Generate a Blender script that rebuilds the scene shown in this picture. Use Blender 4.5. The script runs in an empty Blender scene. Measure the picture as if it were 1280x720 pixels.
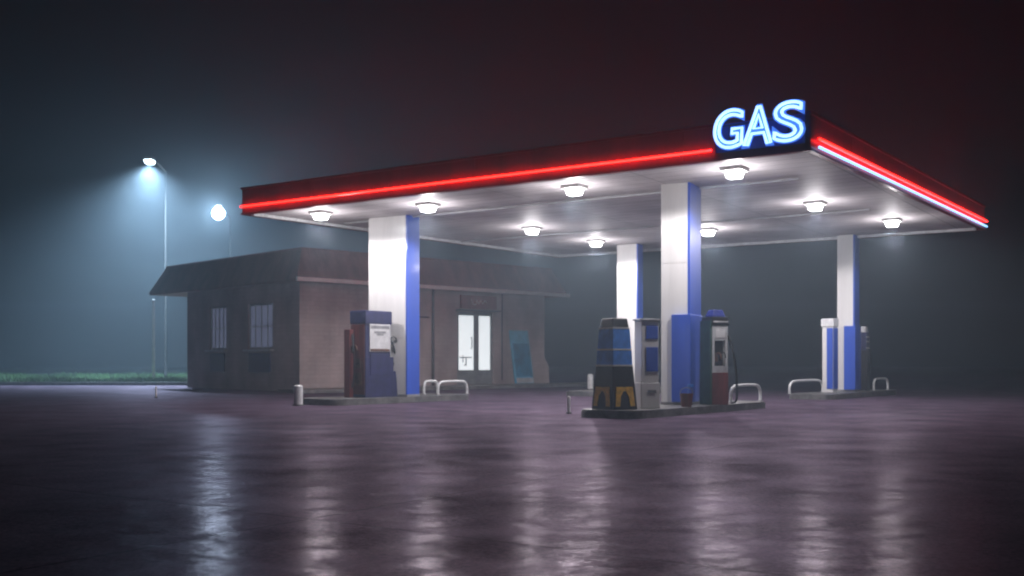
import bpy, bmesh, math, random
from mathutils import Vector, Matrix
random.seed(7)
R = math.radians
S = bpy.context.scene
COL = S.collection

# ------------------------------------------------------------------ camera, world, render settings
F = 1305.0; HZ = 450.0; CH = 1.1           # focal length in pixels, horizon row, camera height
cam_d = bpy.data.cameras.new('camera'); cam = bpy.data.objects.new('camera', cam_d); COL.objects.link(cam)
cam.location = (0, 0, CH); cam.rotation_euler = (R(90), 0, 0)
cam_d.sensor_width = 36; cam_d.lens = F / 1280 * 36; cam_d.shift_y = (HZ - 360) / 1280
cam_d.dof.use_dof = True; cam_d.dof.focus_distance = 10.0; cam_d.dof.aperture_fstop = 2.6
cam_d.clip_start = 0.05; cam_d.clip_end = 1000
S.camera = cam
W = bpy.data.worlds.new('World'); S.world = W; W.use_nodes = True
nt = W.node_tree; bg = nt.nodes['Background']
sky = nt.nodes.new('ShaderNodeTexSky'); sky.sky_type = 'NISHITA'; sky.sun_disc = False
sky.sun_elevation = R(2); sky.sun_rotation = R(200)
nt.links.new(sky.outputs[0], bg.inputs[0]); bg.inputs[1].default_value = 0.0002
S.view_settings.view_transform = 'Standard'; S.view_settings.look = 'None'
S.view_settings.exposure = 0.0; S.view_settings.gamma = 1
S.cycles.use_denoising = True
S.cycles.max_bounces = 6; S.cycles.diffuse_bounces = 3; S.cycles.glossy_bounces = 3
S.cycles.volume_bounces = 1; S.cycles.transparent_max_bounces = 12
S.cycles.sample_clamp_indirect = 4.0
S.cycles.pixel_filter_type = 'BLACKMAN_HARRIS'; S.cycles.filter_width = 2.0
S.cycles.caustics_reflective = False; S.cycles.caustics_refractive = False

# ------------------------------------------------------------------ light levels (one place)
P_CANOPY = 320.0; P_GLOW = 55.0; P_STREET = 11500.0; P_GLOBE = 2800.0
E_LENS = 24.0; E_RED = 8.5; E_RED_FILL = 105.0; E_GLOBE = 60.0; E_SHOP_FILL = 14.0; E_BLUE = 3.2; E_WHITE = 2.4; E_DOOR = 0.85
HAZE = 0.0048; HAZE_ANI = 0.6
COOL = (1.0, 0.94, 0.97)

# ------------------------------------------------------------------ helpers
def q(px): return (px - 640) / F
def gp(px, py, z=0.0):
    d = (CH - z) * F / (py - HZ); return Vector((q(px) * d, d, z))
def tag(o, label=None, cat=None, group=None, kind=None):
    if label: o['label'] = label
    if cat: o['category'] = cat
    if group: o['group'] = group
    if kind: o['kind'] = kind
    return o
def empty(name, loc, rz, label, cat, group=None):
    o = bpy.data.objects.new(name, None); COL.objects.link(o)
    o.location = loc; o.rotation_euler = (0, 0, rz); o.empty_display_size = .2
    return tag(o, label, cat, group)
def obj(name, bm, mat, parent=None, smooth=False):
    me = bpy.data.meshes.new(name)
    bmesh.ops.recalc_face_normals(bm, faces=bm.faces)
    bm.to_mesh(me); bm.free()
    if smooth:
        for p in me.polygons: p.use_smooth = True
    me.materials.append(mat)
    o = bpy.data.objects.new(name, me); COL.objects.link(o)
    if parent: o.parent = parent
    return o
def B(): return bmesh.new()
def hexa(bm, pts):
    vs = [bm.verts.new(p) for p in pts]
    for f in ((0,1,2,3),(4,7,6,5),(0,4,5,1),(1,5,6,2),(2,6,7,3),(3,7,4,0)):
        bm.faces.new([vs[i] for i in f])
    return vs
def box(bm, x0, y0, z0, x1, y1, z1, bev=0.0):
    t = bmesh.new()
    hexa(t, [(x0,y0,z0),(x1,y0,z0),(x1,y1,z0),(x0,y1,z0),(x0,y0,z1),(x1,y0,z1),(x1,y1,z1),(x0,y1,z1)])
    if bev: bmesh.ops.bevel(t, geom=t.edges[:], offset=bev, segments=2, affect='EDGES', profile=.6)
    me = bpy.data.meshes.new('t'); t.to_mesh(me); t.free(); bm.from_mesh(me); bpy.data.meshes.remove(me)
    return bm
def taper(bm, b, t, z0, z1, bev=0.0):
    """b, t = (x0,y0,x1,y1) rectangles at z0 and z1"""
    m = bmesh.new()
    hexa(m, [(b[0],b[1],z0),(b[2],b[1],z0),(b[2],b[3],z0),(b[0],b[3],z0),(t[0],t[1],z1),(t[2],t[1],z1),(t[2],t[3],z1),(t[0],t[3],z1)])
    if bev: bmesh.ops.bevel(m, geom=m.edges[:], offset=bev, segments=2, affect='EDGES', profile=.6)
    me = bpy.data.meshes.new('t'); m.to_mesh(me); m.free(); bm.from_mesh(me); bpy.data.meshes.remove(me)
    return bm
def prism(bm, poly, z0, z1):
    lo = [bm.verts.new((p[0], p[1], z0)) for p in poly]; hi = [bm.verts.new((p[0], p[1], z1)) for p in poly]
    n = len(poly)
    bm.faces.new(lo[::-1]); bm.faces.new(hi)
    for i in range(n): bm.faces.new((lo[i], lo[(i+1)%n], hi[(i+1)%n], hi[i]))
def cyl(bm, c, r0, r1, z0, z1, n=20):
    prismv = []
    for z, r in ((z0, r0), (z1, r1)):
        prismv.append([bm.verts.new((c[0]+r*math.cos(2*math.pi*i/n), c[1]+r*math.sin(2*math.pi*i/n), z)) for i in range(n)])
    lo, hi = prismv
    bm.faces.new(lo[::-1]); bm.faces.new(hi)
    for i in range(n): bm.faces.new((lo[i], lo[(i+1)%n], hi[(i+1)%n], hi[i]))
def smooth_path(pts, k=6):
    pts = [Vector(p) for p in pts]; out = []
    for i in range(len(pts)-1):
        p0 = pts[max(i-1,0)]; p1 = pts[i]; p2 = pts[i+1]; p3 = pts[min(i+2,len(pts)-1)]
        for j in range(k):
            t = j/k
            out.append(.5*((2*p1)+(-p0+p2)*t+(2*p0-5*p1+4*p2-p3)*t*t+(-p0+3*p1-3*p2+p3)*t**3))
    out.append(pts[-1]); return out
def tube(bm, pts, r, n=8, closed=False):
    pts = [Vector(p) for p in pts]; m = len(pts); rings = []
    for i in range(m):
        a = pts[(i-1)%m] if (closed or i) else pts[i]
        b = pts[(i+1)%m] if (closed or i < m-1) else pts[i]
        t = (b-a).normalized()
        up = Vector((0,0,1)) if abs(t.z) < .95 else Vector((1,0,0))
        if i == 0: s = t.cross(up).normalized()
        else:
            s = s - t*s.dot(t)
            s = s.normalized() if s.length > 1e-5 else t.cross(up).normalized()
        w = t.cross(s)
        rings.append([bm.verts.new(pts[i]+(s*math.cos(2*math.pi*j/n)+w*math.sin(2*math.pi*j/n))*r) for j in range(n)])
    for i in range(m if closed else m-1):
        A, C = rings[i], rings[(i+1)%m]
        for j in range(n): bm.faces.new((A[j], A[(j+1)%n], C[(j+1)%n], C[j]))
    if not closed: bm.faces.new(rings[0][::-1]); bm.faces.new(rings[-1])

# ------------------------------------------------------------------ materials
def mat(name, col, rough=.5, metal=0.0, var=.18, scale=3.0, bump=.0, bscale=60, coat=0.0, col2=None, streak=False):
    m = bpy.data.materials.new(name); m.use_nodes = True; t = m.node_tree; L = t.links
    p = t.nodes['Principled BSDF']; N = t.nodes.new
    tc = N('ShaderNodeTexCoord'); mp = N('ShaderNodeMapping'); L.new(tc.outputs['Object'], mp.inputs[0])
    if streak: mp.inputs['Scale'].default_value = (1, 1, .12)
    no = N('ShaderNodeTexNoise'); no.inputs['Scale'].default_value = scale; no.inputs['Detail'].default_value = 8; no.inputs['Roughness'].default_value = .65
    L.new(mp.outputs[0], no.inputs[0])
    cr = N('ShaderNodeValToRGB'); cr.color_ramp.elements[0].position = .32; cr.color_ramp.elements[1].position = .68
    c2 = col2 or tuple(c*(1-var*1.6) for c in col)
    cr.color_ramp.elements[0].color = (*c2, 1); cr.color_ramp.elements[1].color = (*[min(1, c*(1+var*.4)) for c in col], 1)
    L.new(no.outputs[0], cr.inputs[0]); L.new(cr.outputs[0], p.inputs['Base Color'])
    mr = N('ShaderNodeMapRange'); mr.inputs[3].default_value = max(.03, rough-.12); mr.inputs[4].default_value = min(1, rough+.15)
    L.new(no.outputs[0], mr.inputs[0]); L.new(mr.outputs[0], p.inputs['Roughness'])
    p.inputs['Metallic'].default_value = metal
    p.inputs['Coat Weight'].default_value = coat; p.inputs['Coat Roughness'].default_value = .12
    if bump:
        n2 = N('ShaderNodeTexNoise'); n2.inputs['Scale'].default_value = bscale; n2.inputs['Detail'].default_value = 5
        L.new(tc.outputs['Object'], n2.inputs[0])
        bp = N('ShaderNodeBump'); bp.inputs['Strength'].default_value = bump; bp.inputs['Distance'].default_value = .02
        L.new(n2.outputs[0], bp.inputs['Height']); L.new(bp.outputs[0], p.inputs['Normal'])
    return m
def emit(name, col, s, base=(.8,.8,.8)):
    m = bpy.data.materials.new(name); m.use_nodes = True; p = m.node_tree.nodes['Principled BSDF']
    p.inputs['Base Color'].default_value = (*base, 1); p.inputs['Emission Color'].default_value = (*col, 1)
    p.inputs['Emission Strength'].default_value = s; p.inputs['Roughness'].default_value = .3
    t = m.node_tree; no = t.nodes.new('ShaderNodeTexNoise'); no.inputs['Scale'].default_value = 4
    mr = t.nodes.new('ShaderNodeMapRange'); mr.inputs[3].default_value = s*.9; mr.inputs[4].default_value = s*1.1
    t.links.new(no.outputs[0], mr.inputs[0]); t.links.new(mr.outputs[0], p.inputs['Emission Strength'])
    return m
M = {}
M['white'] = mat('white_cladding', (.78,.77,.75), .35, var=.12, scale=1.6, streak=True, coat=.2)
M['blue'] = mat('blue_cladding', (.022,.085,.52), .35, var=.15, scale=2, streak=True, coat=.3)
M['navy'] = mat('navy_paint', (.03,.03,.11), .35, var=.3, scale=4, coat=.3)
M['panelblue'] = mat('panel_blue', (.06,.24,.72), .35, var=.25, scale=5, coat=.3)
M['topblue'] = mat('topper_blue', (.03,.045,.28), .4, var=.3)
M['black'] = mat('black_plastic', (.018,.015,.018), .4, var=.4, scale=6)
M['maroon'] = mat('maroon_paint', (.16,.03,.028), .45, var=.4, scale=5, streak=True)
M['rust'] = mat('rusty_brown', (.17,.075,.045), .6, var=.5, scale=9)
M['grey'] = mat('grey_metal', (.32,.32,.33), .4, metal=.3, var=.25, scale=5)
M['lgrey'] = mat('light_grey_metal', (.55,.56,.57), .4, var=.2, scale=5)
M['yellow'] = mat('yellow_paint', (.75,.42,.03), .5, var=.3, scale=12)
M['railwhite'] = mat('rail_white', (.75,.76,.76), .35, var=.2, scale=8, coat=.3)
M['rubber'] = mat('hose_rubber', (.02,.02,.024), .4, var=.2)
M['green'] = mat('greenish_gap_shade', (.02,.075,.06), .45, var=.3, scale=5)  # greenish shadow of the gap, given as a colour
M['cyanboard'] = mat('board_blue', (.03,.26,.46), .4, var=.3, scale=3)
M['cyanlight'] = mat('board_light_blue', (.12,.48,.68), .4, var=.2, scale=3)
M['screen'] = mat('white_display', (.7,.7,.7), .25, var=.08, scale=5, coat=.4)
M['red'] = mat('fascia_red', (.32,.012,.04), .4, var=.3, scale=1.2, streak=True, coat=.2)
M['tred'] = emit('red_neon', (1,.013,.007), E_RED)
M['tshopfill'] = emit('shop_fill_tube', (1,.06,.05), E_SHOP_FILL)
M['tredfill'] = emit('red_fill_tube', (1,.03,.03), E_RED_FILL)  # for the unseen tubes added to redden the fog
M['tblue'] = emit('blue_neon', (.24,.42,1), E_BLUE)
M['twhite'] = emit('white_blue_neon', (.26,.55,1), E_WHITE)
M['lens'] = emit('lamp_lens', (.97,.97,1), E_LENS)
M['street'] = emit('street_lamp_lens', (.7,.88,1), 22)
M['face'] = emit('lit_acrylic', (.07,.24,1), .8, base=(.03,.12,.5))
M['globe'] = emit('globe_lamp', (.62,.82,1), E_GLOBE)
M['halo'] = mat('halo_blue', (.05,.09,.42), .45, var=.2)
M['door'] = emit('lit_door_glass', (.85,.93,.95), E_DOOR)
M['dimwin'] = emit('dim_window_glass', (.45,.5,.8), .14, base=(.05,.05,.09))
M['concrete'] = mat('kerb_concrete', (.16,.155,.15), .45, var=.4, scale=4, bump=.4, bscale=30)
M['pipe'] = mat('dark_pipe', (.05,.045,.045), .5)
M['frame'] = mat('door_frame_metal', (.28,.29,.29), .4, metal=.4)
M['alu'] = mat('white_gutter_paint', (.82,.81,.79), .4, var=.1)
M['grassbase'] = mat('soil', (.03,.035,.015), .9, var=.4, scale=6, bump=.6)
M['grass'] = mat('grass_blade', (.05,.13,.03), .5, var=.4, scale=2)

def brick_mat(name, c1, c2, mortar, sc):
    m = bpy.data.materials.new(name); m.use_nodes = True; t = m.node_tree; L = t.links; N = t.nodes.new
    p = t.nodes['Principled BSDF']; tc = N('ShaderNodeTexCoord')
    sp = N('ShaderNodeSeparateXYZ'); L.new(tc.outputs['Object'], sp.inputs[0])
    ad = N('ShaderNodeMath'); ad.operation = 'ADD'; L.new(sp.outputs[0], ad.inputs[0]); L.new(sp.outputs[1], ad.inputs[1])
    cb = N('ShaderNodeCombineXYZ'); L.new(ad.outputs[0], cb.inputs[0]); L.new(sp.outputs[2], cb.inputs[1])
    br = N('ShaderNodeTexBrick'); br.inputs['Scale'].default_value = sc
    br.inputs['Color1'].default_value = (*c1, 1); br.inputs['Color2'].default_value = (*c2, 1); br.inputs['Mortar'].default_value = (*mortar, 1)
    br.inputs['Mortar Size'].default_value = .012; br.inputs['Brick Width'].default_value = .8; br.inputs['Row Height'].default_value = .3
    L.new(cb.outputs[0], br.inputs[0])
    no = N('ShaderNodeTexNoise'); no.inputs['Scale'].default_value = 1.1; no.inputs['Detail'].default_value = 8
    mp = N('ShaderNodeMapping'); mp.inputs['Scale'].default_value = (1,1,.35); L.new(tc.outputs['Object'], mp.inputs[0]); L.new(mp.outputs[0], no.inputs[0])
    mr = N('ShaderNodeMapRange'); mr.inputs[1].default_value = .3; mr.inputs[2].default_value = .7; mr.inputs[3].default_value = .6; mr.inputs[4].default_value = 1.1
    L.new(no.outputs[0], mr.inputs[0])
    mx = N('ShaderNodeMix'); mx.data_type = 'RGBA'; mx.blend_type = 'MULTIPLY'; mx.inputs[0].default_value = 1
    L.new(br.outputs[0], mx.inputs[6]); L.new(mr.outputs[0], mx.inputs[7]); L.new(mx.outputs[2], p.inputs['Base Color'])
    bp = N('ShaderNodeBump'); bp.inputs['Strength'].default_value = .5; bp.inputs['Distance'].default_value = .01; bp.invert = True
    L.new(br.outputs[1], bp.inputs['Height']); L.new(bp.outputs[0], p.inputs['Normal'])
    p.inputs['Roughness'].default_value = .6
    return m
M['wall'] = brick_mat('painted_block_wall', (.44,.36,.345), (.39,.315,.30), (.30,.235,.225), 2.0)
M['roof'] = mat('roof_brown', (.27,.11,.10), .55, var=.3, scale=2.5, streak=True)
M['pole'] = mat('lamp_pole_black', (.008,.008,.008), .85, var=.2)  # coloured near black to take the lamplight off the poles
def soffit_mat():
    m = bpy.data.materials.new('soffit_panels'); m.use_nodes = True; t = m.node_tree; L = t.links; N = t.nodes.new
    p = t.nodes['Principled BSDF']; tc = N('ShaderNodeTexCoord')
    br = N('ShaderNodeTexBrick'); br.offset = 0; br.inputs['Scale'].default_value = 1
    br.inputs['Color1'].default_value = (.72,.68,.69,1); br.inputs['Color2'].default_value = (.64,.60,.61,1); br.inputs['Mortar'].default_value = (.2,.2,.2,1)
    br.inputs['Mortar Size'].default_value = .012; br.inputs['Brick Width'].default_value = 3.6; br.inputs['Row Height'].default_value = .45
    L.new(tc.outputs['Object'], br.inputs[0])
    no = N('ShaderNodeTexNoise'); no.inputs['Scale'].default_value = .8; no.inputs['Detail'].default_value = 6; L.new(tc.outputs['Object'], no.inputs[0])
    mr = N('ShaderNodeMapRange'); mr.inputs[1].default_value=.3; mr.inputs[2].default_value=.7; mr.inputs[3].default_value = .65; mr.inputs[4].default_value = 1.05
    L.new(no.outputs[0], mr.inputs[0])
    mx = N('ShaderNodeMix'); mx.data_type = 'RGBA'; mx.blend_type = 'MULTIPLY'; mx.inputs[0].default_value = 1
    L.new(br.outputs[0], mx.inputs[6]); L.new(mr.outputs[0], mx.inputs[7]); L.new(mx.outputs[2], p.inputs['Base Color'])
    p.inputs['Roughness'].default_value = .6
    return m
M['soffit'] = soffit_mat()
def ground_mat():
    m = bpy.data.materials.new('wet_asphalt'); m.use_nodes = True; t = m.node_tree; L = t.links; N = t.nodes.new
    p = t.nodes['Principled BSDF']; tc = N('ShaderNodeTexCoord')
    def noise(s, d=4, r=.55):
        n = N('ShaderNodeTexNoise'); n.inputs['Scale'].default_value = s; n.inputs['Detail'].default_value = d; n.inputs['Roughness'].default_value = r
        L.new(tc.outputs['Object'], n.inputs[0]); return n
    def rng(src, a, b, lo=.3, hi=.7):
        n = N('ShaderNodeMapRange'); n.inputs[1].default_value = lo; n.inputs[2].default_value = hi; n.inputs[3].default_value = a; n.inputs[4].default_value = b
        L.new(src, n.inputs[0]); return n
    big = noise(.16, 4); mid = noise(1.3, 5); grit = noise(24, 6, .85); wav = noise(7, 2, .5)
    cr = N('ShaderNodeValToRGB'); e = cr.color_ramp.elements
    e[0].position = .3; e[0].color = (.040,.026,.042,1); e[1].position = .72; e[1].color = (.112,.076,.114,1)
    L.new(mid.outputs[0], cr.inputs[0])
    # expansion joints
    mp = N('ShaderNodeMapping'); mp.inputs['Rotation'].default_value = (0, 0, R(34)); L.new(tc.outputs['Object'], mp.inputs[0])
    br = N('ShaderNodeTexBrick'); br.offset = 0; br.inputs['Scale'].default_value = 1; br.inputs['Brick Width'].default_value = 5.2; br.inputs['Row Height'].default_value = 5.2
    br.inputs['Mortar Size'].default_value = .018; br.inputs['Mortar Smooth'].default_value = .4
    br.inputs['Color1'].default_value = (1,1,1,1); br.inputs['Color2'].default_value = (.86,.86,.86,1); br.inputs['Mortar'].default_value = (.25,.25,.25,1)
    L.new(mp.outputs[0], br.inputs[0])
    gr = rng(grit.outputs[0], .35, 1.6, .40, .60)
    m1 = N('ShaderNodeMix'); m1.data_type = 'RGBA'; m1.blend_type = 'MULTIPLY'; m1.inputs[0].default_value = 1
    L.new(cr.outputs[0], m1.inputs[6]); L.new(br.outputs[0], m1.inputs[7])
    m2 = N('ShaderNodeMix'); m2.data_type = 'RGBA'; m2.blend_type = 'MULTIPLY'; m2.inputs[0].default_value = 1
    L.new(m1.outputs[2], m2.inputs[6]); L.new(gr.outputs[0], m2.inputs[7]); L.new(m2.outputs[2], p.inputs['Base Color'])
    wet = noise(3.8, 9, .78); rip = noise(24, 4, .7)
    b1 = N('ShaderNodeBump'); b1.inputs['Strength'].default_value = .35; b1.inputs['Distance'].default_value = .0022; L.new(grit.outputs[0], b1.inputs['Height'])
    b2 = N('ShaderNodeBump'); b2.inputs['Strength'].default_value = .35; b2.inputs['Distance'].default_value = .004; L.new(rip.outputs[0], b2.inputs['Height'])
    b3 = N('ShaderNodeBump'); b3.invert = True; b3.inputs['Strength'].default_value = .5; b3.inputs['Distance'].default_value = .01; L.new(br.outputs[1], b3.inputs['Height']); L.new(b1.outputs[0], b3.inputs['Normal'])
    L.new(b3.outputs[0], p.inputs['Normal']); p.inputs['Roughness'].default_value = .50; p.inputs['Specular IOR Level'].default_value = .0
    gl = N('ShaderNodeBsdfGlossy'); gl.inputs['Color'].default_value = (1, .90, .98, 1); L.new(b2.outputs[0], gl.inputs['Normal'])
    ro = rng(big.outputs[0], .15, .22, .36, .64); L.new(ro.outputs[0], gl.inputs['Roughness'])
    w1 = rng(wet.outputs[0], .006, .055, .42, .62); w2 = rng(grit.outputs[0], .3, 1.6, .38, .62); w3 = rng(big.outputs[0], .6, 1.15, .35, .65)
    k1 = N('ShaderNodeMath'); k1.operation = 'MULTIPLY'; L.new(w1.outputs[0], k1.inputs[0]); L.new(w2.outputs[0], k1.inputs[1])
    k2 = N('ShaderNodeMath'); k2.operation = 'MULTIPLY'; L.new(k1.outputs[0], k2.inputs[0]); L.new(w3.outputs[0], k2.inputs[1])
    mx = N('ShaderNodeMixShader'); L.new(k2.outputs[0], mx.inputs[0]); L.new(p.outputs[0], mx.inputs[1]); L.new(gl.outputs[0], mx.inputs[2])
    g2 = N('ShaderNodeBsdfGlossy'); g2.inputs['Color'].default_value = (.96, .80, 1, 1); g2.inputs['Roughness'].default_value = .42; L.new(b3.outputs[0], g2.inputs['Normal'])
    st = noise(.7, 6, .7); f2 = rng(st.outputs[0], .025, .085, .35, .65)
    m0 = N('ShaderNodeMixShader'); L.new(f2.outputs[0], m0.inputs[0]); L.new(p.outputs[0], m0.inputs[1]); L.new(g2.outputs[0], m0.inputs[2]); L.new(m0.outputs[0], mx.inputs[1])
    L.new(mx.outputs[0], t.nodes['Material Output'].inputs['Surface'])
    return m
M['ground'] = ground_mat()

# ------------------------------------------------------------------ ground
bm = B(); n = 48; vs = [bm.verts.new((160*math.cos(2*math.pi*i/n), 160*math.sin(2*math.pi*i/n)+20, 0)) for i in range(n)]; bm.faces.new(vs)
tag(obj('ground', bm, M['ground']), kind='structure')

# haze
hz = bpy.data.materials.new('haze'); hz.use_nodes = True; t = hz.node_tree
t.nodes.remove(t.nodes['Principled BSDF']); pv = t.nodes.new('ShaderNodeVolumePrincipled')
pv.inputs['Color'].default_value = (.66,.84,1,1); pv.inputs['Density'].default_value = HAZE; pv.inputs['Anisotropy'].default_value = HAZE_ANI
t.links.new(pv.outputs[0], t.nodes['Material Output'].inputs['Volume'])
bm = B(); box(bm, -185, -165, -1, 185, 205, 11.9); tag(obj('haze', bm, hz), kind='stuff')

# ------------------------------------------------------------------ canopy
CL = Vector((-6.85, 26.5)); CC = Vector((5.25, 18.36)); CR = Vector((13.4, 29.6)); CB = Vector((1.65, 37.5))
U = (CC-CL).normalized(); TH = math.atan2(U.y, U.x); V = Vector((-U.y, U.x)); LEN = (CC-CL).length
Z0 = 4.8; ZT = 5.45
def loc(p): d = Vector(p)-CL; return Vector((d.dot(U), d.dot(V)))
canopy = empty('station_canopy', (CL.x, CL.y, 0), TH, 'flat fuel station canopy with dark red fascia and glowing red tube, over the pumps', 'canopy')
corners = [Vector((0,0)), loc(CC), loc(CR), loc(CB)]
cen = sum(corners, Vector((0,0)))/4
def inset(d): return [c + (cen-c).normalized()*d for c in corners]
bm = B(); prism(bm, inset(.12), Z0+.05, Z0+.11); obj('soffit', bm, M['soffit'], canopy)
bm = B(); prism(bm, inset(.12), ZT-.12, ZT-.05); obj('roof_deck', bm, M['pipe'], canopy)
names = ['front', 'side', 'back', 'far']
for i in range(4):
    a, b = corners[i], corners[(i+1)%4]; d = (b-a).normalized(); nrm = Vector((d.y, -d.x))
    bm = B()
    def quad(off0, off1, z0, z1, ext=0.0):
        p = [a+nrm*off0-d*ext, b+nrm*off0+d*ext, b-nrm*off1+d*ext, a-nrm*off1-d*ext]
        prism(bm, p, z0, z1)
    # face with joints between cladding sheets
    n = 6; Ld = (b-a).length
    for k in range(n):
        p0 = a+d*(Ld*k/n+.006); p1 = a+d*(Ld*(k+1)/n-.006)
        prism(bm, [p0, p1, p1-nrm*.1, p0-nrm*.1], Z0+.03, ZT-.03)
    o = obj('fascia', bm, M['red'], canopy)
    bm = B(); 
    for (z0, z1) in ((ZT-.028, ZT+.02), (Z0-.02, Z0+.028)): quad(.03, .08, z0, z1, .028 if i%2==0 else -.035)
    obj('fascia_trim', bm, M['red'] , canopy)
def neon(i, t0, t1, z, r, m, name='neon_tube', off=.07):
    a, b = corners[i], corners[(i+1)%4]; d = (b-a).normalized(); nrm = Vector((d.y, -d.x))
    bm = B(); tube(bm, [(*(a+d*t0+nrm*off), z), (*(a+d*t1+nrm*off), z)], r, 10); return obj(name, bm, m, canopy, True)
neon(0, .02, 12.75, Z0+.18, .022, M['tred'])
RL = (corners[2]-corners[1]).length
neon(1, .25, RL-.05, Z0+.22, .028, M['tred'])
neon(1, .25, RL-.05, Z0+.075, .026, M['twhite'])
neon(2, .2, (corners[3]-corners[2]).length-.2, ZT+.03, .034, M['tredfill'], off=-.5)  # unseen tube added on the roof, with the next, to redden the fog
neon(3, .2, (corners[0]-corners[3]).length-.2, ZT+.03, .034, M['tredfill'], off=-.5)
neon(3, .2, (corners[0]-corners[3]).length-.2, Z0+.18, .03, M['tshopfill'])  # tube added on the far fascia to throw red light on the shop
for i in (2, 3):
    a, b = corners[i], corners[(i+1)%4]; d = (b-a).normalized(); nrm = Vector((d.y, -d.x))
    bm = B(); prism(bm, [a-nrm*.115+d*.2, b-nrm*.115-d*.2, b-nrm*.22-d*.2, a-nrm*.22+d*.2], Z0-.03, Z0+.045); obj('edge_strip', bm, M['railwhite'], canopy)
# conduits on the soffit
bm = B()
for yy in (2.9, 8.2): tube(bm, [(.8, yy, Z0+.02), (13.4, yy, Z0+.02)], .025, 6)
obj('conduit', bm, M['lgrey'], canopy)

# GAS sign (neon letters mounted on the front fascia by the corner)
sign = empty('neon_sign', (CL.x, CL.y, 0), TH, 'glowing light blue neon lettering GAS on the front corner of the canopy', 'sign')
def letter(ch, x0, x1, z0, z1):
    for off, rad in ((.045, .028), (-.012, .015)):
        cu = bpy.data.curves.new('t', 'FONT'); cu.body = ch; cu.size = 1; cu.fill_mode = 'NONE'; cu.offset = off; cu.resolution_u = 6
        ob = bpy.data.objects.new('t', cu); COL.objects.link(ob)
        bpy.context.view_layer.update()
        dg = bpy.context.evaluated_depsgraph_get(); me = bpy.data.meshes.new_from_object(ob.evaluated_get(dg))
        nb = {}
        for e in me.edges:
            a, b = e.vertices; nb.setdefault(a, []).append(b); nb.setdefault(b, []).append(a)
        if off > 0:
            xs = [v.co.x for v in me.vertices]; ys = [v.co.y for v in me.vertices]; letter.bb = (min(xs), max(xs), min(ys), max(ys))
        bx = letter.bb
        mapv = lambda c: (x0+(c.x-bx[0])/(bx[1]-bx[0])*(x1-x0)+.04*((c.y-bx[2])/(bx[3]-bx[2])-.5), -.13, z0+(c.y-bx[2])/(bx[3]-bx[2])*(z1-z0))
        seen = set(); bm = B()
        for s in list(nb):
            if s in seen or len(nb[s]) != 2: continue
            loop = [s]; seen.add(s); cur = nb[s][0]
            while cur not in seen:
                seen.add(cur); loop.append(cur); nx = [k for k in nb[cur] if k not in seen]
                if not nx: break
                cur = nx[0]
            if len(loop) > 2:
                P = [Vector(mapv(me.vertices[k].co)) for k in loop]
                Q = [P[0]]
                for p in P[1:]:
                    if (p-Q[-1]).length > .012: Q.append(p)
                if (Q[-1]-Q[0]).length < .012: Q.pop()
                tube(bm, Q, rad, 6, True)
        if off > 0:
            o = obj('letter', bm, M['tblue'], sign, True)
            cu.fill_mode = 'BOTH'; bpy.context.view_layer.update(); dg = bpy.context.evaluated_depsgraph_get()
            m2 = bpy.data.meshes.new_from_object(ob.evaluated_get(dg))
            for v in m2.vertices: v.co = mapv(v.co); v.co.y = -.112
            b2 = B(); b2.from_mesh(m2); bpy.data.meshes.remove(m2)
            ex = bmesh.ops.extrude_face_region(b2, geom=b2.faces[:])
            for g in ex['geom']:
                if isinstance(g, bmesh.types.BMVert): g.co.y += .02
            obj('letter_face', b2, M['face'], o)
        else: obj('inner_tube', bm, M['tblue'], o, True)
        bpy.data.objects.remove(ob); bpy.data.meshes.remove(me)
letter('G', 12.84, 13.37, 4.98, 5.66)
letter('A', 13.42, 13.93, 4.98, 5.66)
letter('S', 13.98, 14.48, 4.98, 5.66)
bm = B(); box(bm, 12.82, -.05, 4.92, 14.5, -.034, 5.44, .004); obj('halo_panel', bm, M['halo'], sign)  # panel added to catch the blue light as a halo behind the letters
bm = B()
for z in (5.12, 5.38): box(bm, 12.86, -.105, z, 14.46, -.085, z+.02)
for x in (13.1, 13.65, 14.2): box(bm, x, -.0845, 5.125, x+.03, -.0505, 5.40)
obj('mounting_frame', bm, M['pipe'], sign)

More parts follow.
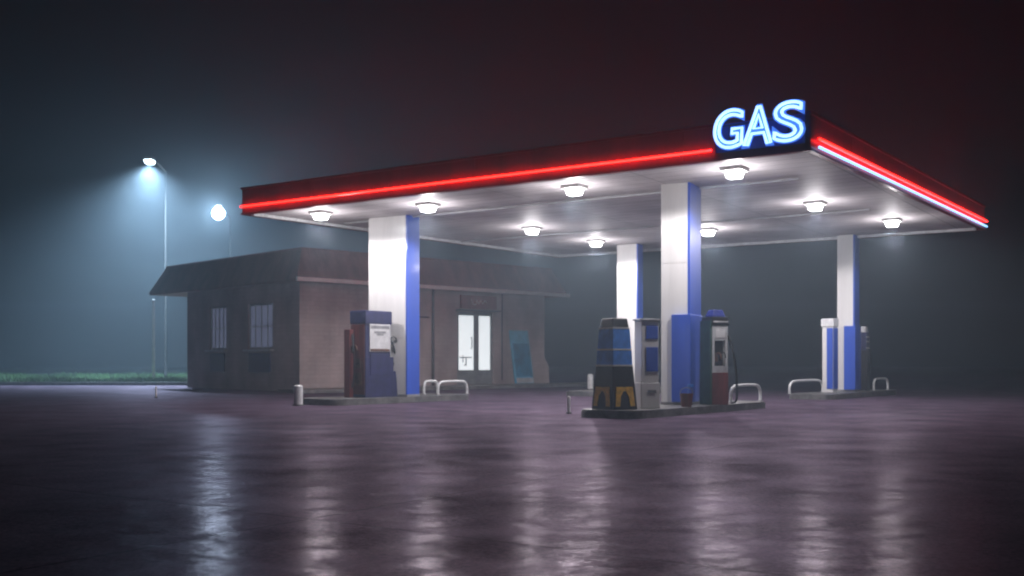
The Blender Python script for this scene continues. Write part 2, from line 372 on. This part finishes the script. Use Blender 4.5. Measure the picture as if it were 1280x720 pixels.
# canopy lights
LIGHTS = [(401,267,'by the left end of the canopy'),(535,257,'second from the left along the red tube'),(718,235,'in the middle of the front row, left of the centre column'),
          (918,213,'just below the neon lettering'),(665,286,'in the middle row left of the canopy centre'),(745,302,'above the farthest column'),
          (885,288,'right of the centre column near the rear edge'),(1019,255,'in the middle row behind the neon lettering'),(1115,276,'farthest right, by the right column')]
proto = None
for (px, py, w) in LIGHTS:
    d = (Z0-CH)*F/(HZ-py); p = (q(px)*d, d, Z0+.05)
    if proto is None:
        r = empty('canopy_light', p, TH, '', 'ceiling light', 'square lights under the canopy')
        bm = B(); box(bm, -.22,-.22,-.07,.22,.22,-.001,.01); obj('housing', bm, M['alu'], r)
        bm = B(); taper(bm, (-.12,-.12,.12,.12), (-.15,-.15,.15,.15), -.20, -.072, .015); obj('lens', bm, M['lens'], r)
        proto = r
    else:
        r = proto.copy(); COL.objects.link(r); r.location = p
        for c in proto.children: k = c.copy(); COL.objects.link(k); k.parent = r
    r['label'] = 'lit square ceiling light ' + w
    ld = bpy.data.lights.new('canopy_lamp', 'SPOT'); ld.spot_size = R(167); ld.spot_blend = .14; ld.shadow_soft_size = .13; ld.energy = P_CANOPY; ld.color = COOL
    lo = bpy.data.objects.new('canopy_lamp', ld); COL.objects.link(lo); lo.location = (p[0], p[1], Z0-.30)
    ld = bpy.data.lights.new('canopy_lamp_glow', 'POINT'); ld.shadow_soft_size = .1; ld.energy = P_GLOW; ld.color = COOL
    lo = bpy.data.objects.new('canopy_lamp_glow', ld); COL.objects.link(lo); lo.location = (p[0], p[1], Z0-.55)

# ------------------------------------------------------------------ columns
def column(px, depth, w, dd, zl, lower, label, rot=TH):
    x = q(px)*depth
    c = empty('canopy_column', (x, depth, 0), rot, label, 'column', 'columns carrying the canopy')
    top = Z0+.048
    bm = B(); zs = [.153, 1.65, 3.15, top]
    for a, b in zip(zs, zs[1:]): box(bm, -w/2, -dd/2, a+.003, w/2-.03, dd/2, b-.003, .006)
    box(bm, -w/2+.01, -dd/2+.01, .16, w/2-.04, dd/2-.01, top-.01)
    obj('white_cladding', bm, M['white'], c)
    bm = B(); box(bm, w/2-.028, -dd/2-.004, .153, w/2+.02, dd/2+.004, top-.003, .006); obj('blue_cladding', bm, M['blue'], c)
    bm = B(); box(bm, -w/2-.012, -dd/2-.012, .151, w/2+.03, dd/2+.012, .21, .004); obj('base_plate', bm, M['grey'], c)
    if lower:
        bm = B(); box(bm, -w/2+w*lower, -dd/2-.09, .212, w/2+.06, dd/2+.03, zl, .01); obj('lower_cladding', bm, M['blue'], c)
    return c
column(492, 27.5, 1.30, .50, 0, 0, 'broad white column with blue right side, standing behind the navy pump nearest the shop')
column(851, 22.5, .61, .85, 2.06, .42, 'nearest white column whose lower right part is a blue box', R(-26))
column(787, 34.0, .74, .36, 0, 0, 'farthest plain white column, half hidden behind the nearest column')
column(1060, 31.5, .50, .50, 2.12, .45, 'slim white and blue column at the right under the canopy')

# ------------------------------------------------------------------ islands
IA = R(52); I = Vector((math.cos(IA), math.sin(IA))); J = Vector((-I.y, I.x))
def island(P0, length, width, label, s0=0.0):
    o = B()
    n = 8; r = width/2*.55
    poly = []
    for cx, cy, a0 in ((r, r, 180), (length-r, r, 270), (length-r, width-r, 0), (r, width-r, 90)):
        for k in range(n+1):
            a = R(a0+90*k/n); poly.append((cx+r*math.cos(a), cy+r*math.sin(a)))
    poly = [(a+s0*(length-a)/length, b) for a, b in poly]
    prism(o, poly, 0, .15)
    bmesh.ops.bevel(o, geom=[e for e in o.edges if all(v.co.z > .1 for v in e.verts)], offset=.025, segments=2, affect='EDGES')
    e = obj('pump_island', o, M['concrete']); e.location = (P0[0], P0[1], .001); e.rotation_euler = (0, 0, IA)
    tag(e, label, 'kerb island', 'raised islands under the pumps')
def on(P0, a, c, z=.152):   # along, across
    v = Vector(P0)+I*a+J*c; return (v.x, v.y, z)
PA = (-4.60, 24.45); PB = (1.68, 18.54)
PD = tuple(Vector((q(1060)*31.5, 31.5))-I*3.1-J*.6); PC = tuple(Vector((q(787)*34, 34))-I*2.9-J*.6)
island(PA, 5.8, 1.7, 'low concrete kerb island under the navy pump nearest the shop', .65)
island(PB, 6.9, 1.35, 'low concrete kerb island at the centre carrying three pumps', .95)
island(PD, 6.0, 1.25, 'low concrete kerb island at the right with white rails on both ends')
island(PC, 5.8, 1.25, 'far concrete kerb island behind the centre one')

# guard rails: U hoops
def rail(P0, a0, a1, c, h, label, rr=.035, side=0.0):
    r = empty('guard_rail', on(P0, a0, c), IA, label, 'guard rail', 'white tubular rails at the island ends')
    L_ = a1-a0; pts = [(0,0,0),(0,0,h*.55),(L_*.06,0,h*.88),(L_*.22,0,h),(L_*.78,side,h),(L_*.94,side,h*.86),(L_,side,h*.5),(L_,side,0)]
    bm = B(); tube(bm, smooth_path(pts, 5), rr, 10); obj('hoop', bm, M['railwhite'], r, True)
    for x in (0, L_):
        bm = B(); cyl(bm, (x, 0 if x == 0 else side), .075, .07, .0, .015, 16); obj('base_flange', bm, M['grey'], r)
rail(PA, 4.55, 5.75, .25, .36, 'white hoop rail on the right end of the island nearest the shop')
rail(PA, 4.75, 5.3, .95, .36, 'small white hoop rail between the broad column and the larger hoop')
rail(PB, 5.35, 6.85, .22, .38, 'white hoop rail beside the hose on the right end of the centre island')
rail(PD, -.3, 2.1, 1.0, .36, 'long white hoop rail left of the right column')
rail(PD, 4.5, 5.8, .30, .36, 'white hoop rail right of the dark pump by the right column')

def bollard(p, h, r, label, mt='railwhite'):
    b = empty('bollard', p, 0, label, 'bollard', 'short white bollards')
    bm = B(); cyl(bm, (0,0), r, r, 0, h-.03, 20); cyl(bm, (0,0), r, r*.6, h-.03, h, 20); obj('post', bm, M[mt], b)
    bm = B(); cyl(bm, (0,0), r+.03, r+.025, 0, .03, 20); obj('base_ring', bm, M['pipe'], b)
bollard((gp(373,507).x, gp(373,507).y, 0), .50, .11, 'stout white bollard at the left end of the island nearest the shop')
bollard((gp(738,487).x, gp(738,487).y, 0), .58, .11, 'pale bollard left of the black and blue pump, far behind it')
bollard((gp(711,517).x, gp(711,517).y, 0), .36, .035, 'thin white post on the wet forecourt left of the black and blue pump')
bollard((gp(195,497).x, gp(195,497).y, 0), .33, .025, 'tiny faint post on the asphalt left of the shop')

# ------------------------------------------------------------------ pumps
def hose(parent, pts, r=.022):
    bm = B(); tube(bm, smooth_path(pts, 6), r, 8); return obj('hose', bm, M['rubber'], parent, True)
def nozzle(parent, x, y, z, rot=0, m='black'):
    bm = B()
    box(bm, -.03, -.035, -.02, .03, .035, .16, .01)
    tube(bm, smooth_path([(0,-.02,.14),(0,-.09,.17),(0,-.15,.12),(0,-.17,.04)], 4), .016, 8)
    tube(bm, smooth_path([(0,.03,.0),(0,.08,.03),(0,.08,.12),(0,.03,.15)], 4), .01, 6)
    bmesh.ops.rotate(bm, verts=bm.verts, cent=(0,0,0), matrix=Matrix.Rotation(rot, 3, 'Z'))
    bmesh.ops.translate(bm, verts=bm.verts, vec=(x, y, z))
    obj('nozzle', bm, M[m], parent)
# 1. navy pump on island A: long side (1.0 m) faces the lane (-y), end face towards the viewer's left is maroon
p = empty('fuel_pump', on(PA, 1.95, .35), IA, 'navy blue pump with white display and maroon end, in front of the broad column', 'fuel pump', 'fuel pumps on the islands')
bm = B(); box(bm, 0, 0, .0, 1.0, .55, 1.02, .012); obj('lower_cabinet', bm, M['navy'], p)
bm = B(); box(bm, .02, .02, 1.021, .90, .53, 1.85, .012); obj('upper_cabinet', bm, M['navy'], p)
bm = B(); box(bm, -.01, -.02, 1.851, .93, .57, 2.20, .035); obj('header', bm, M['navy'], p)
bm = B(); box(bm, -.018, .03, .08, .0, .52, 1.84, .006); obj('end_panel', bm, M['maroon'], p)
bm = B(); box(bm, -.03, .12, .30, -.019, .42, .62); box(bm, -.034, .16, .75, -.019, .38, .98, .004); obj('vent_plate', bm, M['rust'], p)
bm = B(); box(bm, .14, -.012, 1.16, .86, .02, 1.87, .008); d_ = obj('display', bm, M['screen'], p)
bm = B(); box(bm, .17, -.016, 1.74, .83, -.012, 1.82); box(bm, .30, -.016, 1.62, .70, -.012, 1.68); box(bm, .38, -.016, 1.57, .62, -.012, 1.615)
for k in range(7): box(bm, .2+k*.085, -.018, 1.755, .235+k*.085, -.0165, 1.80)
obj('printed_lines', bm, M['grey'], d_)
bm = B(); box(bm, .16, -.016, 1.17, .84, -.012, 1.23); obj('printed_band', bm, M['rust'], d_)
bm = B(); box(bm, .16, -.014, .56, .84, -.001, 1.10, .004); obj('front_panel', bm, M['panelblue'], p).data.materials[0] = M['navy']
bm = B(); taper(bm, (1.002,.0,1.2,.5), (1.002,.04,1.12,.46), 0, .66, .012); obj('skirt', bm, M['navy'], p)
bm = B(); box(bm, .905, .06, .67, .96, .4, 1.70, .012); obj('hose_holder', bm, M['lgrey'], p)
hose(p, [(.98,.2,1.65),(1.1,.1,1.3),(1.17,.1,.95),(1.06,.2,.7)])
nozzle(p, .985, .1, 1.38, R(60))
bm = B(); box(bm, -.17, .40, .0, -.04, .60, 1.72, .012); obj('hose_cabinet', bm, M['maroon'], p)
hose(p, [(-.1,.38,1.6),(-.13,.30,1.2),(-.12,.28,.7),(-.09,.36,.35),(-.1,.39,.25)], .02)
nozzle(p, -.1, .37, 1.15, 0, 'rust')

# 2. tapered black and blue cabinet at the near end of island B
p = empty('fuel_pump', (1.98, 20.2, .152), R(35), 'tapered black pump with blue bands and a yellow arch marking, at the near end', 'fuel pump', 'fuel pumps on the islands')
p.scale = (1.02, 1.02, 1.03)
def ring(z0, z1, a, b, bev=.012): 
    bm = B(); taper(bm, (-a,-a,a,a), (-b,-b,b,b), z0, z1, bev); return bm
obj('lower_cabinet', ring(0, .80, .31, .25), M['black'], p)
obj('blue_band', ring(.83, 1.10, .244, .232), M['panelblue'], p)
obj('blue_band', ring(1.13, 1.50, .228, .208), M['panelblue'], p)
for z, a in ((.801,.256),(1.101,.238),(1.501,.215)): obj('chrome_strip', ring(z, z+.028, a, a, .006), M['lgrey'], p)
obj('cap', ring(1.53, 1.70, .20, .175, .025), M['black'], p)
def arch(axis):
    bm = B(); s = -1
    def slab(pts):
        f = []
        for k, off in enumerate((.004, .016)):
            row = []
            for (a, z) in pts:
                a2 = a; e = .31-(.06*z/.8)+off
                row.append(bm.verts.new((a2, -e, z) if axis == 'y' else (-e, a2, z)))
            f.append(row)
        bm.faces.new(f[0]); bm.faces.new(f[1][::-1])
        for i in range(len(pts)): bm.faces.new((f[0][i], f[0][(i+1)%len(pts)], f[1][(i+1)%len(pts)], f[1][i]))
    slab([(-.24,.06),(-.13,.06),(-.10,.25),(-.04,.33),(-.04,.42),(-.20,.42)])
    slab([(.24,.06),(.20,.42),(.04,.42),(.04,.33),(.10,.25),(.13,.06)])
    slab([(-.04,.34),(.04,.34),(.04,.415),(-.04,.415)])
    return bm
obj('yellow_arch', arch('y'), M['yellow'], p); obj('yellow_arch', arch('x'), M['yellow'], p)

# 3. slim white dispenser
p = empty('fuel_pump', (2.52, 20.4, .152), R(20), 'slim white pump with pale blue panels between the black pump and nearest column', 'fuel pump', 'fuel pumps on the islands')
bm = B(); box(bm, 0, 0, 0, .42, .34, .5, .012); obj('lower_cabinet', bm, M['white'], p)
bm = B(); box(bm, .02, .02, .502, .40, .32, 1.72, .012); obj('upper_cabinet', bm, M['white'], p)
bm = B(); box(bm, -.01, -.01, 1.722, .43, .35, 1.76, .008); obj('cap', bm, M['lgrey'], p)
for z0, z1 in ((1.36,1.62),(.72,1.2)):
    bm = B(); box(bm, .12, .006, z0, .38, .019, z1, .004); obj('blue_panel', bm, M['blue'], p)
bm = B(); box(bm, .15, -.012, .30, .33, -.001, .36, .003); obj('card_slot', bm, M['grey'], p)
bm = B(); box(bm, .40, .1, .3, .425, .24, 1.5, .004); obj('side_rail', bm, M['grey'], p)

# 4. silver and maroon pump at the right of the nearest column
def pump_tall(at, label):
    p = empty('fuel_pump', at, R(25), label, 'fuel pump', 'fuel pumps on the islands')
    bm = B(); box(bm, 0, 0, 0, .42, .36, .68, .012); obj('lower_cabinet', bm, M['maroon'], p)
    bm = B()
    box(bm, .01, .12, .682, .41, .35, 1.68, .008)                       # back
    box(bm, .01, .01, .682, .07, .12, 1.68, .008); box(bm, .35, .01, .682, .41, .12, 1.68, .008)
    box(bm, .07, .01, 1.36, .35, .12, 1.68, .008); box(bm, .07, .01, .682, .35, .12, .82, .008)
    obj('upper_cabinet', bm, M['lgrey'], p)
    bm = B(); box(bm, .075, .095, .825, .345, .118, 1.355); obj('nozzle_bay', bm, M['black'], p)
    bm = B(); box(bm, .09, -.004, 1.42, .33, .009, 1.60, .004); obj('display', bm, M['screen'], p)
    bm = B(); box(bm, -.01, -.01, 1.682, .43, .37, 1.86, .01); obj('header', bm, M['black'], p)
    bm = B(); box(bm, .02, .0, 1.745, .40, -.016, 1.775); obj('header_stripe', bm, M['lgrey'], p)
    bm = B(); taper(bm, (.03,.03,.38,.33), (.09,.08,.33,.28), 1.862, 2.02, .03); obj('topper', bm, M['topblue'], p)
    bm = B(); taper(bm, (-.06,.0,-.004,.37), (-.05,.0,-.004,.37), 0, 1.78, .006); obj('end_panel', bm, M['green'], p)  # thin panel whose dark green stands for the shadow in the gap
    nozzle(p, .15, .07, .93, 0, 'rust'); nozzle(p, .27, .07, .95, 0, 'black')
    bm = B(); box(bm, .425, .12, 1.0, .47, .24, 1.62, .008); obj('hose_holder', bm, M['black'], p)
    hose(p, [(.46,.15,1.58),(.52,.05,1.3),(.57,.0,.98),(.62,-.01,.55),(.63,.0,.12),(.55,.06,.03)], .026)
    return p
pump_tall((4.22, 22.0, .152), 'tall silver pump with blue top and maroon base, right of the nearest column')
pump_tall(on(PC, 5.0, .30), 'distant silver and maroon pump hidden behind the nearest column')

# 5. blue pump with white cap left of column D ; 6. dark pump right of it
p = empty('fuel_pump', on(PD, 1.75, .55), IA, 'blue pump with white edges and white cap, left of the right column', 'fuel pump', 'fuel pumps on the islands')
bm = B(); box(bm, 0, 0, 0, .36, .32, 1.92, .012); obj('cabinet', bm, M['white'], p)
bm = B(); box(bm, .03, -.014, .1, .37, -.001, 1.88, .004); box(bm, -.014, -.0, .1, -.001, .18, 1.88, .004); obj('blue_panel', bm, M['blue'], p)
bm = B(); box(bm, -.03, -.03, 1.922, .39, .35, 2.16, .02); obj('cap', bm, M['railwhite'], p)
p = empty('fuel_pump', on(PD, 4.0, .35), IA, 'narrow black pump with pale bands, right of the right column', 'fuel pump', 'fuel pumps on the islands')
bm = B(); box(bm, 0, 0, 0, .30, .30, 1.25, .012); obj('lower_cabinet', bm, M['black'], p)
bm = B(); box(bm, .02, .02, 1.252, .28, .28, 1.80, .012); obj('upper_cabinet', bm, M['navy'], p)
for z in (1.3, 1.5, 1.64):
    bm = B(); box(bm, -.0, -.004, z, .30, .018, z+.035, .004); obj('pale_band', bm, M['lgrey'], p)
bm = B(); box(bm, .05, .05, 1.802, .25, .25, 1.98, .03); obj('cap', bm, M['screen'], p)
hose(p, [(.0,.0,1.3),(-.04,-.06,1.0),(.02,-.08,.7),(.1,-.04,.45)], .02)
hose(p, [(.30,.1,1.55),(.38,.04,1.2),(.40,.02,.7),(.34,.08,.2)], .02)

# bucket by the nearest column
b = empty('bucket', on(PB, 3.15, .12), 0, 'dull red bucket at the foot of the nearest column', 'bucket'); b.scale = (.8,.8,.8)
bm = B()
cyl(bm, (0,0), .13, .17, 0, .34, 24)
bmesh.ops.delete(bm, geom=[f for f in bm.faces if f.calc_center_median().z > .33], context='FACES')
o = obj('pail', bm, M['maroon'], b); sm = o.modifiers.new('s', 'SOLIDIFY'); sm.thickness = .008
bm = B(); tube(bm, smooth_path([(-.17,0,.32),(-.13,-.02,.44),(0,-.04,.49),(.13,-.02,.44),(.17,0,.32)], 5), .008, 6); obj('handle', bm, M['grey'], b)
bm = B(); tube(bm, smooth_path([(.02,.02,.1),(.05,.03,.42),(.10,.04,.55)], 4), .012, 6); box(bm, .03,.0,.5,.18,.05,.57,.01); obj('squeegee', bm, M['panelblue'], b)

# ------------------------------------------------------------------ shop
K = Vector((-7.29, 35.9)); SA = math.atan2(.692, .722)
shop = empty('shop_building', (K.x, K.y, 0), SA, 'low shop of pinkish grey blocks with brown mansard roof and lit glass door', 'building')
WZ = 3.80; SL = 12.0; SW = 8.3
def wall_open(along, length, openings, flip):
    """wall with real openings; along x (front) or y (left side). openings: (a0,a1,z0,z1)"""
    bm = B(); cuts = sorted(openings); cur = 0.0; th = .22
    def seg(a0, a1, z0, z1):
        if a1-a0 < 1e-4 or z1-z0 < 1e-4: return
        if not flip: box(bm, a0, 0, z0, a1, th, z1)
        else: box(bm, 0, a0, z0, th, a1, z1)
    for (a0, a1, z0, z1) in cuts:
        seg(cur, a0, 0, WZ); seg(a0, a1, 0, z0); seg(a0, a1, z1, WZ); cur = a1
    seg(cur, length, 0, WZ)
    return bm
obj('wall', wall_open('x', SL, [(7.12, 9.05, .12, 3.0)], False), M['wall'], shop)
bm = wall_open('y', SW, [(1.80, 3.50, 1.5, 3.15), (5.12, 6.42, 1.5, 3.15)], True)
for v in bm.verts:
    if v.co.y < .001: v.co.y = .222
obj('wall', bm, M['wall'], shop)
bm = B(); box(bm, SL-.22, .222, 0, SL, SW, WZ); obj('wall', bm, M['wall'], shop)
bm = B(); box(bm, .222, SW-.22, 0, SL-.222, SW, WZ); obj('wall', bm, M['wall'], shop)
# roof
bm = B(); taper(bm, (-.38,-.42,13.0,11.0), (.12,.08,12.5,10.4), 3.86, 4.95); rf = obj('roof', bm, M['roof'], shop)
bm = B(); box(bm, -.34,-.38,3.80,12.96,10.96,3.858); obj('eave_board', bm, M['roof'], rf)
bm = B(); box(bm, -.42,-.52,3.78,13.04,-.425,3.92,.01); obj('gutter', bm, M['alu'], rf)
bm = B(); box(bm, .1,.06,4.952,12.52,10.42,5.0,.01); obj('coping', bm, M['roof'], rf)
bm = B()
for k in range(1, 22):
    x = -.38+13.38*k/22; box(bm, x-.012, -.2, 4.0, x+.012, -.15, 4.9)
bm.free()
# pilasters, pipe, buttress
bm = B(); box(bm, -.05,-.05,0,.28,-.002,3.79,.01); obj('corner_strip', bm, M['wall'], shop)
bm = B(); tube(bm, [(5.86,-.07,.05),(5.86,-.07,3.8)], .05, 10); obj('downpipe', bm, M['pipe'], shop)
bm = B(); tube(bm, [(9.5,-.04,.3),(9.5,-.04,3.79)], .03, 8); obj('downpipe', bm, M['pipe'], shop)
bm = B(); box(bm, 4.9,-.035,2.7,5.7,-.002,2.76); obj('ledge', bm, M['pipe'], shop)
bm = B(); hexa(bm, [(SL+.002,0,0),(SL+.3,0,0),(SL+.3,.5,0),(SL+.002,.5,0),(SL+.002,0,1.2),(SL+.26,0,.85),(SL+.26,.5,.85),(SL+.002,.5,1.2)]); obj('buttress', bm, M['wall'], shop)
# sign board over the door
bm = B(); box(bm, 7.25,-.10,3.12,9.15,-.003,3.66,.012); sb = obj('sign_board', bm, M['roof'], shop)
bm = B(); tube(bm, smooth_path([(7.75,-.108,3.52),(7.85,-.108,3.32),(8.0,-.108,3.30),(8.06,-.108,3.46),(8.15,-.108,3.33),(8.28,-.108,3.46),(8.36,-.108,3.34),(8.5,-.108,3.46),(8.58,-.108,3.38)],5), .022, 6)
obj('scrawled_lettering', bm, M['screen'], sb)
bm = B(); box(bm, 7.05,-.30,3.03,9.2,-.003,3.08,.01); obj('door_canopy', bm, M['pipe'], shop)
# door pair
dr = B()
for x0, x1 in ((7.14,7.24),(8.04,8.30),(8.93,9.03)): box(dr, x0, .04, .13, x1, .12, 2.98, .006)
for x0, x1 in ((7.242,8.038),(8.302,8.928)):
    box(dr, x0, .045, .13, x1, .115, .70, .006); box(dr, x0, .045, 2.86, x1, .115, 2.98, .006)
door = obj('door', dr, M['frame'], shop)
for x0, x1 in ((7.242,8.038),(8.302,8.928)):
    bm = B(); box(bm, x0, .07, .702, x1, .09, 2.858); obj('glass_pane', bm, M['door'], door)
bm = B()
tube(bm, smooth_path([(7.88,.03,1.55),(7.88,-.02,1.6),(7.88,-.02,1.95),(7.88,.03,2.0)],4), .018, 8)
obj('handle', bm, M['pipe'], door)
bm = B(); box(bm,7.3,.058,1.18,7.95,.066,1.22); box(bm,7.46,.058,1.0,7.5,.066,1.3); box(bm,7.62,.058,.92,7.67,.066,1.22); box(bm,7.55,.058,.88,7.68,.066,.93)
obj('notice_sticker', bm, M['grey'], door)
# side windows
for (y0, y1) in ((1.80, 3.50), (5.12, 6.42)):
    bm = B()
    box(bm, .05,y0+.002,1.5,.12,y0+.07,3.148); box(bm,.05,y1-.07,1.5,.12,y1-.002,3.148)
    box(bm, .05,y0+.072,3.08,.12,y1-.072,3.148); box(bm,.05,y0+.072,1.502,.12,y1-.072,1.57)
    w = obj('window', bm, M['frame'], shop)
    bm = B(); box(bm,.08,y0+.072,1.572,.095,y1-.072,3.078); obj('pane', bm, M['dimwin'], w)
    bm = B(); n = 4
    for k in range(1, n): y = y0+(y1-y0)*k/n; box(bm,.05,y-.018,1.572,.075,y+.018,3.078)
    box(bm,.048,y0+.072,2.3,.079,y1-.072,2.34); obj('glazing_bar', bm, M['frame'], w)
    bm = B(); box(bm,-.16,y0-.12,1.42,-.003,y1+.12,1.49,.01); obj('sill', bm, M['lgrey'], w)
    bm = B(); box(bm,-.05,y0+.1,.65,-.003,y1-.1,1.35,.01); obj('lower_panel', bm, M['navy'], w)
# apron / sidewalk
bm = B(); box(bm, -.9,-1.6,0.001,15.5,-.002,.12,.015); o = obj('sidewalk', bm, M['concrete']); o.location = (K.x,K.y,0); o.rotation_euler=(0,0,SA); tag(o, kind='structure')
# leaning board
bd = empty('blue_board', (K.x,K.y,0), SA, 'tall blue board with paler top leaning on the shop wall right of the door', 'board')
def leanp(x, z, y): return (x+.06*(2.3-z), -.28+.11*z+y, z)
def slab(x0,x1,z0,z1,y0,y1):
    bm = B(); hexa(bm, [leanp(x0,z0,y0),leanp(x1,z0,y0),leanp(x1,z0,y1),leanp(x0,z0,y1),leanp(x0,z1,y0),leanp(x1,z1,y0),leanp(x1,z1,y1),leanp(x0,z1,y1)]); return bm
obj('panel', slab(9.92,10.98,.14,2.32,0,.05), M['cyanlight'], bd)
obj('printed_area', slab(10.02,10.94,.42,1.78,-.006,-.001), M['cyanboard'], bd)
obj('pale_strip', slab(10.0,10.96,.16,.36,-.006,-.001), M['lgrey'], bd)

# ------------------------------------------------------------------ street lamps
def street(px, py, depth, label, power, arm, facing, globe=False):
    h = CH+(HZ-py)/F*depth; x = q(px)*depth
    s = empty('street_lamp', (x, depth+arm, 0), R(-90), label, 'street lamp', 'street lamps left of the shop')
    bm = B(); cyl(bm, (0,0), .06, .035, .02, h+.05, 16); obj('pole', bm, M['pole'], s)
    bm = B(); cyl(bm, (0,0), .2, .18, 0, .04, 16); obj('base_plate', bm, M['grey'], s)
    bm = B(); tube(bm, smooth_path([(0,0,h-.1),(arm*.5,0,h+.12),(arm,0,h+.14)],5), .04, 8); obj('arm', bm, M['pole'], s)
    if not globe: bm = B(); taper(bm, (arm-.36,-.22,arm+.36,.22), (arm-.26,-.14,arm+.26,.18), h+.05, h+.2, .02)
    else: bm = B(); cyl(bm, (arm, 0), .2, .1, h+.29, h+.36, 20)
    hd = obj('lamp_head', bm, M['grey'], s)
    if globe:
        bm = B(); bmesh.ops.create_uvsphere(bm, u_segments=24, v_segments=14, radius=.34); bmesh.ops.translate(bm, verts=bm.verts, vec=(arm, 0, h-.12)); obj('lens', bm, M['globe'], hd, True)
    else: bm = B(); taper(bm, (arm-.24,-.15,arm+.24,.15), (arm-.3,-.18,arm+.3,.18), h-.1, h+.048, .01); obj('lens', bm, M['street'], hd)
    arm_z = .12
    ld = bpy.data.lights.new('street_lamp_light', 'POINT' if globe else 'SPOT'); ld.energy = P_GLOBE if globe else power*5; ld.color = (.62,.82,1)
    if not globe: ld.spot_size = R(150); ld.spot_blend = 1.0
    ld.shadow_soft_size = .25
    lo = bpy.data.objects.new('street_lamp_light', ld); COL.objects.link(lo); lo.location = (x, depth-(.75 if globe else .05), h-arm_z)
    lo.rotation_euler = facing
street(187, 202, 52, 'left street lamp glowing in the fog on a black pole in the grass', P_STREET, 2.4, (0,0,0))
street(273, 264, 58, 'bright round street lamp shining above the shop roof', 0, 2.4, (R(-6),0,0), True)

mp_ = empty('marker_pole', (q(192)*50, 50, .12), 0, 'thin pale pole standing in the grass left of the shop', 'pole')
bm = B(); cyl(bm, (0,0), .075, .07, 0, 3.85, 14); obj('post', bm, M['railwhite'], mp_)
bm = B(); cyl(bm, (0,0), .08, .05, 3.851, 3.9, 14); obj('cap', bm, M['grey'], mp_)
# ------------------------------------------------------------------ grass verge
g0 = [(-40,45.5),(-13.2,45.5),(-14.5,72),(-60,72)]
bm = B(); prism(bm, g0, .002, .12); tag(obj('grass_verge_ground', bm, M['grassbase']), kind='structure')
bm = B(); prism(bm, [(-40,45.2),(-12.9,45.2),(-12.9,45.48),(-40,45.48)], .001, .14); tag(obj('kerb', bm, M['concrete']), kind='structure')
bm = B()
for k in range(16000):
    x = random.uniform(-30, -13.4); y = 45.6+random.random()**2*22
    if x > -13.3-(y-45)*.05: continue
    h = random.uniform(.07, .27)*(1+.6*math.sin(x*1.3)*math.sin(y*.9)); a = random.uniform(0, math.pi); w = random.uniform(.012,.035); l = random.uniform(-.12,.12)
    dx, dy = math.cos(a)*w, math.sin(a)*w
    v = [bm.verts.new((x-dx,y-dy,.1)), bm.verts.new((x+dx,y+dy,.1)), bm.verts.new((x+l,y+l*.5,.1+h))]; bm.faces.new(v)
tag(obj('grass', bm, M['grass']), 'green grass growing on the verge left of the shop', 'grass', kind='stuff')
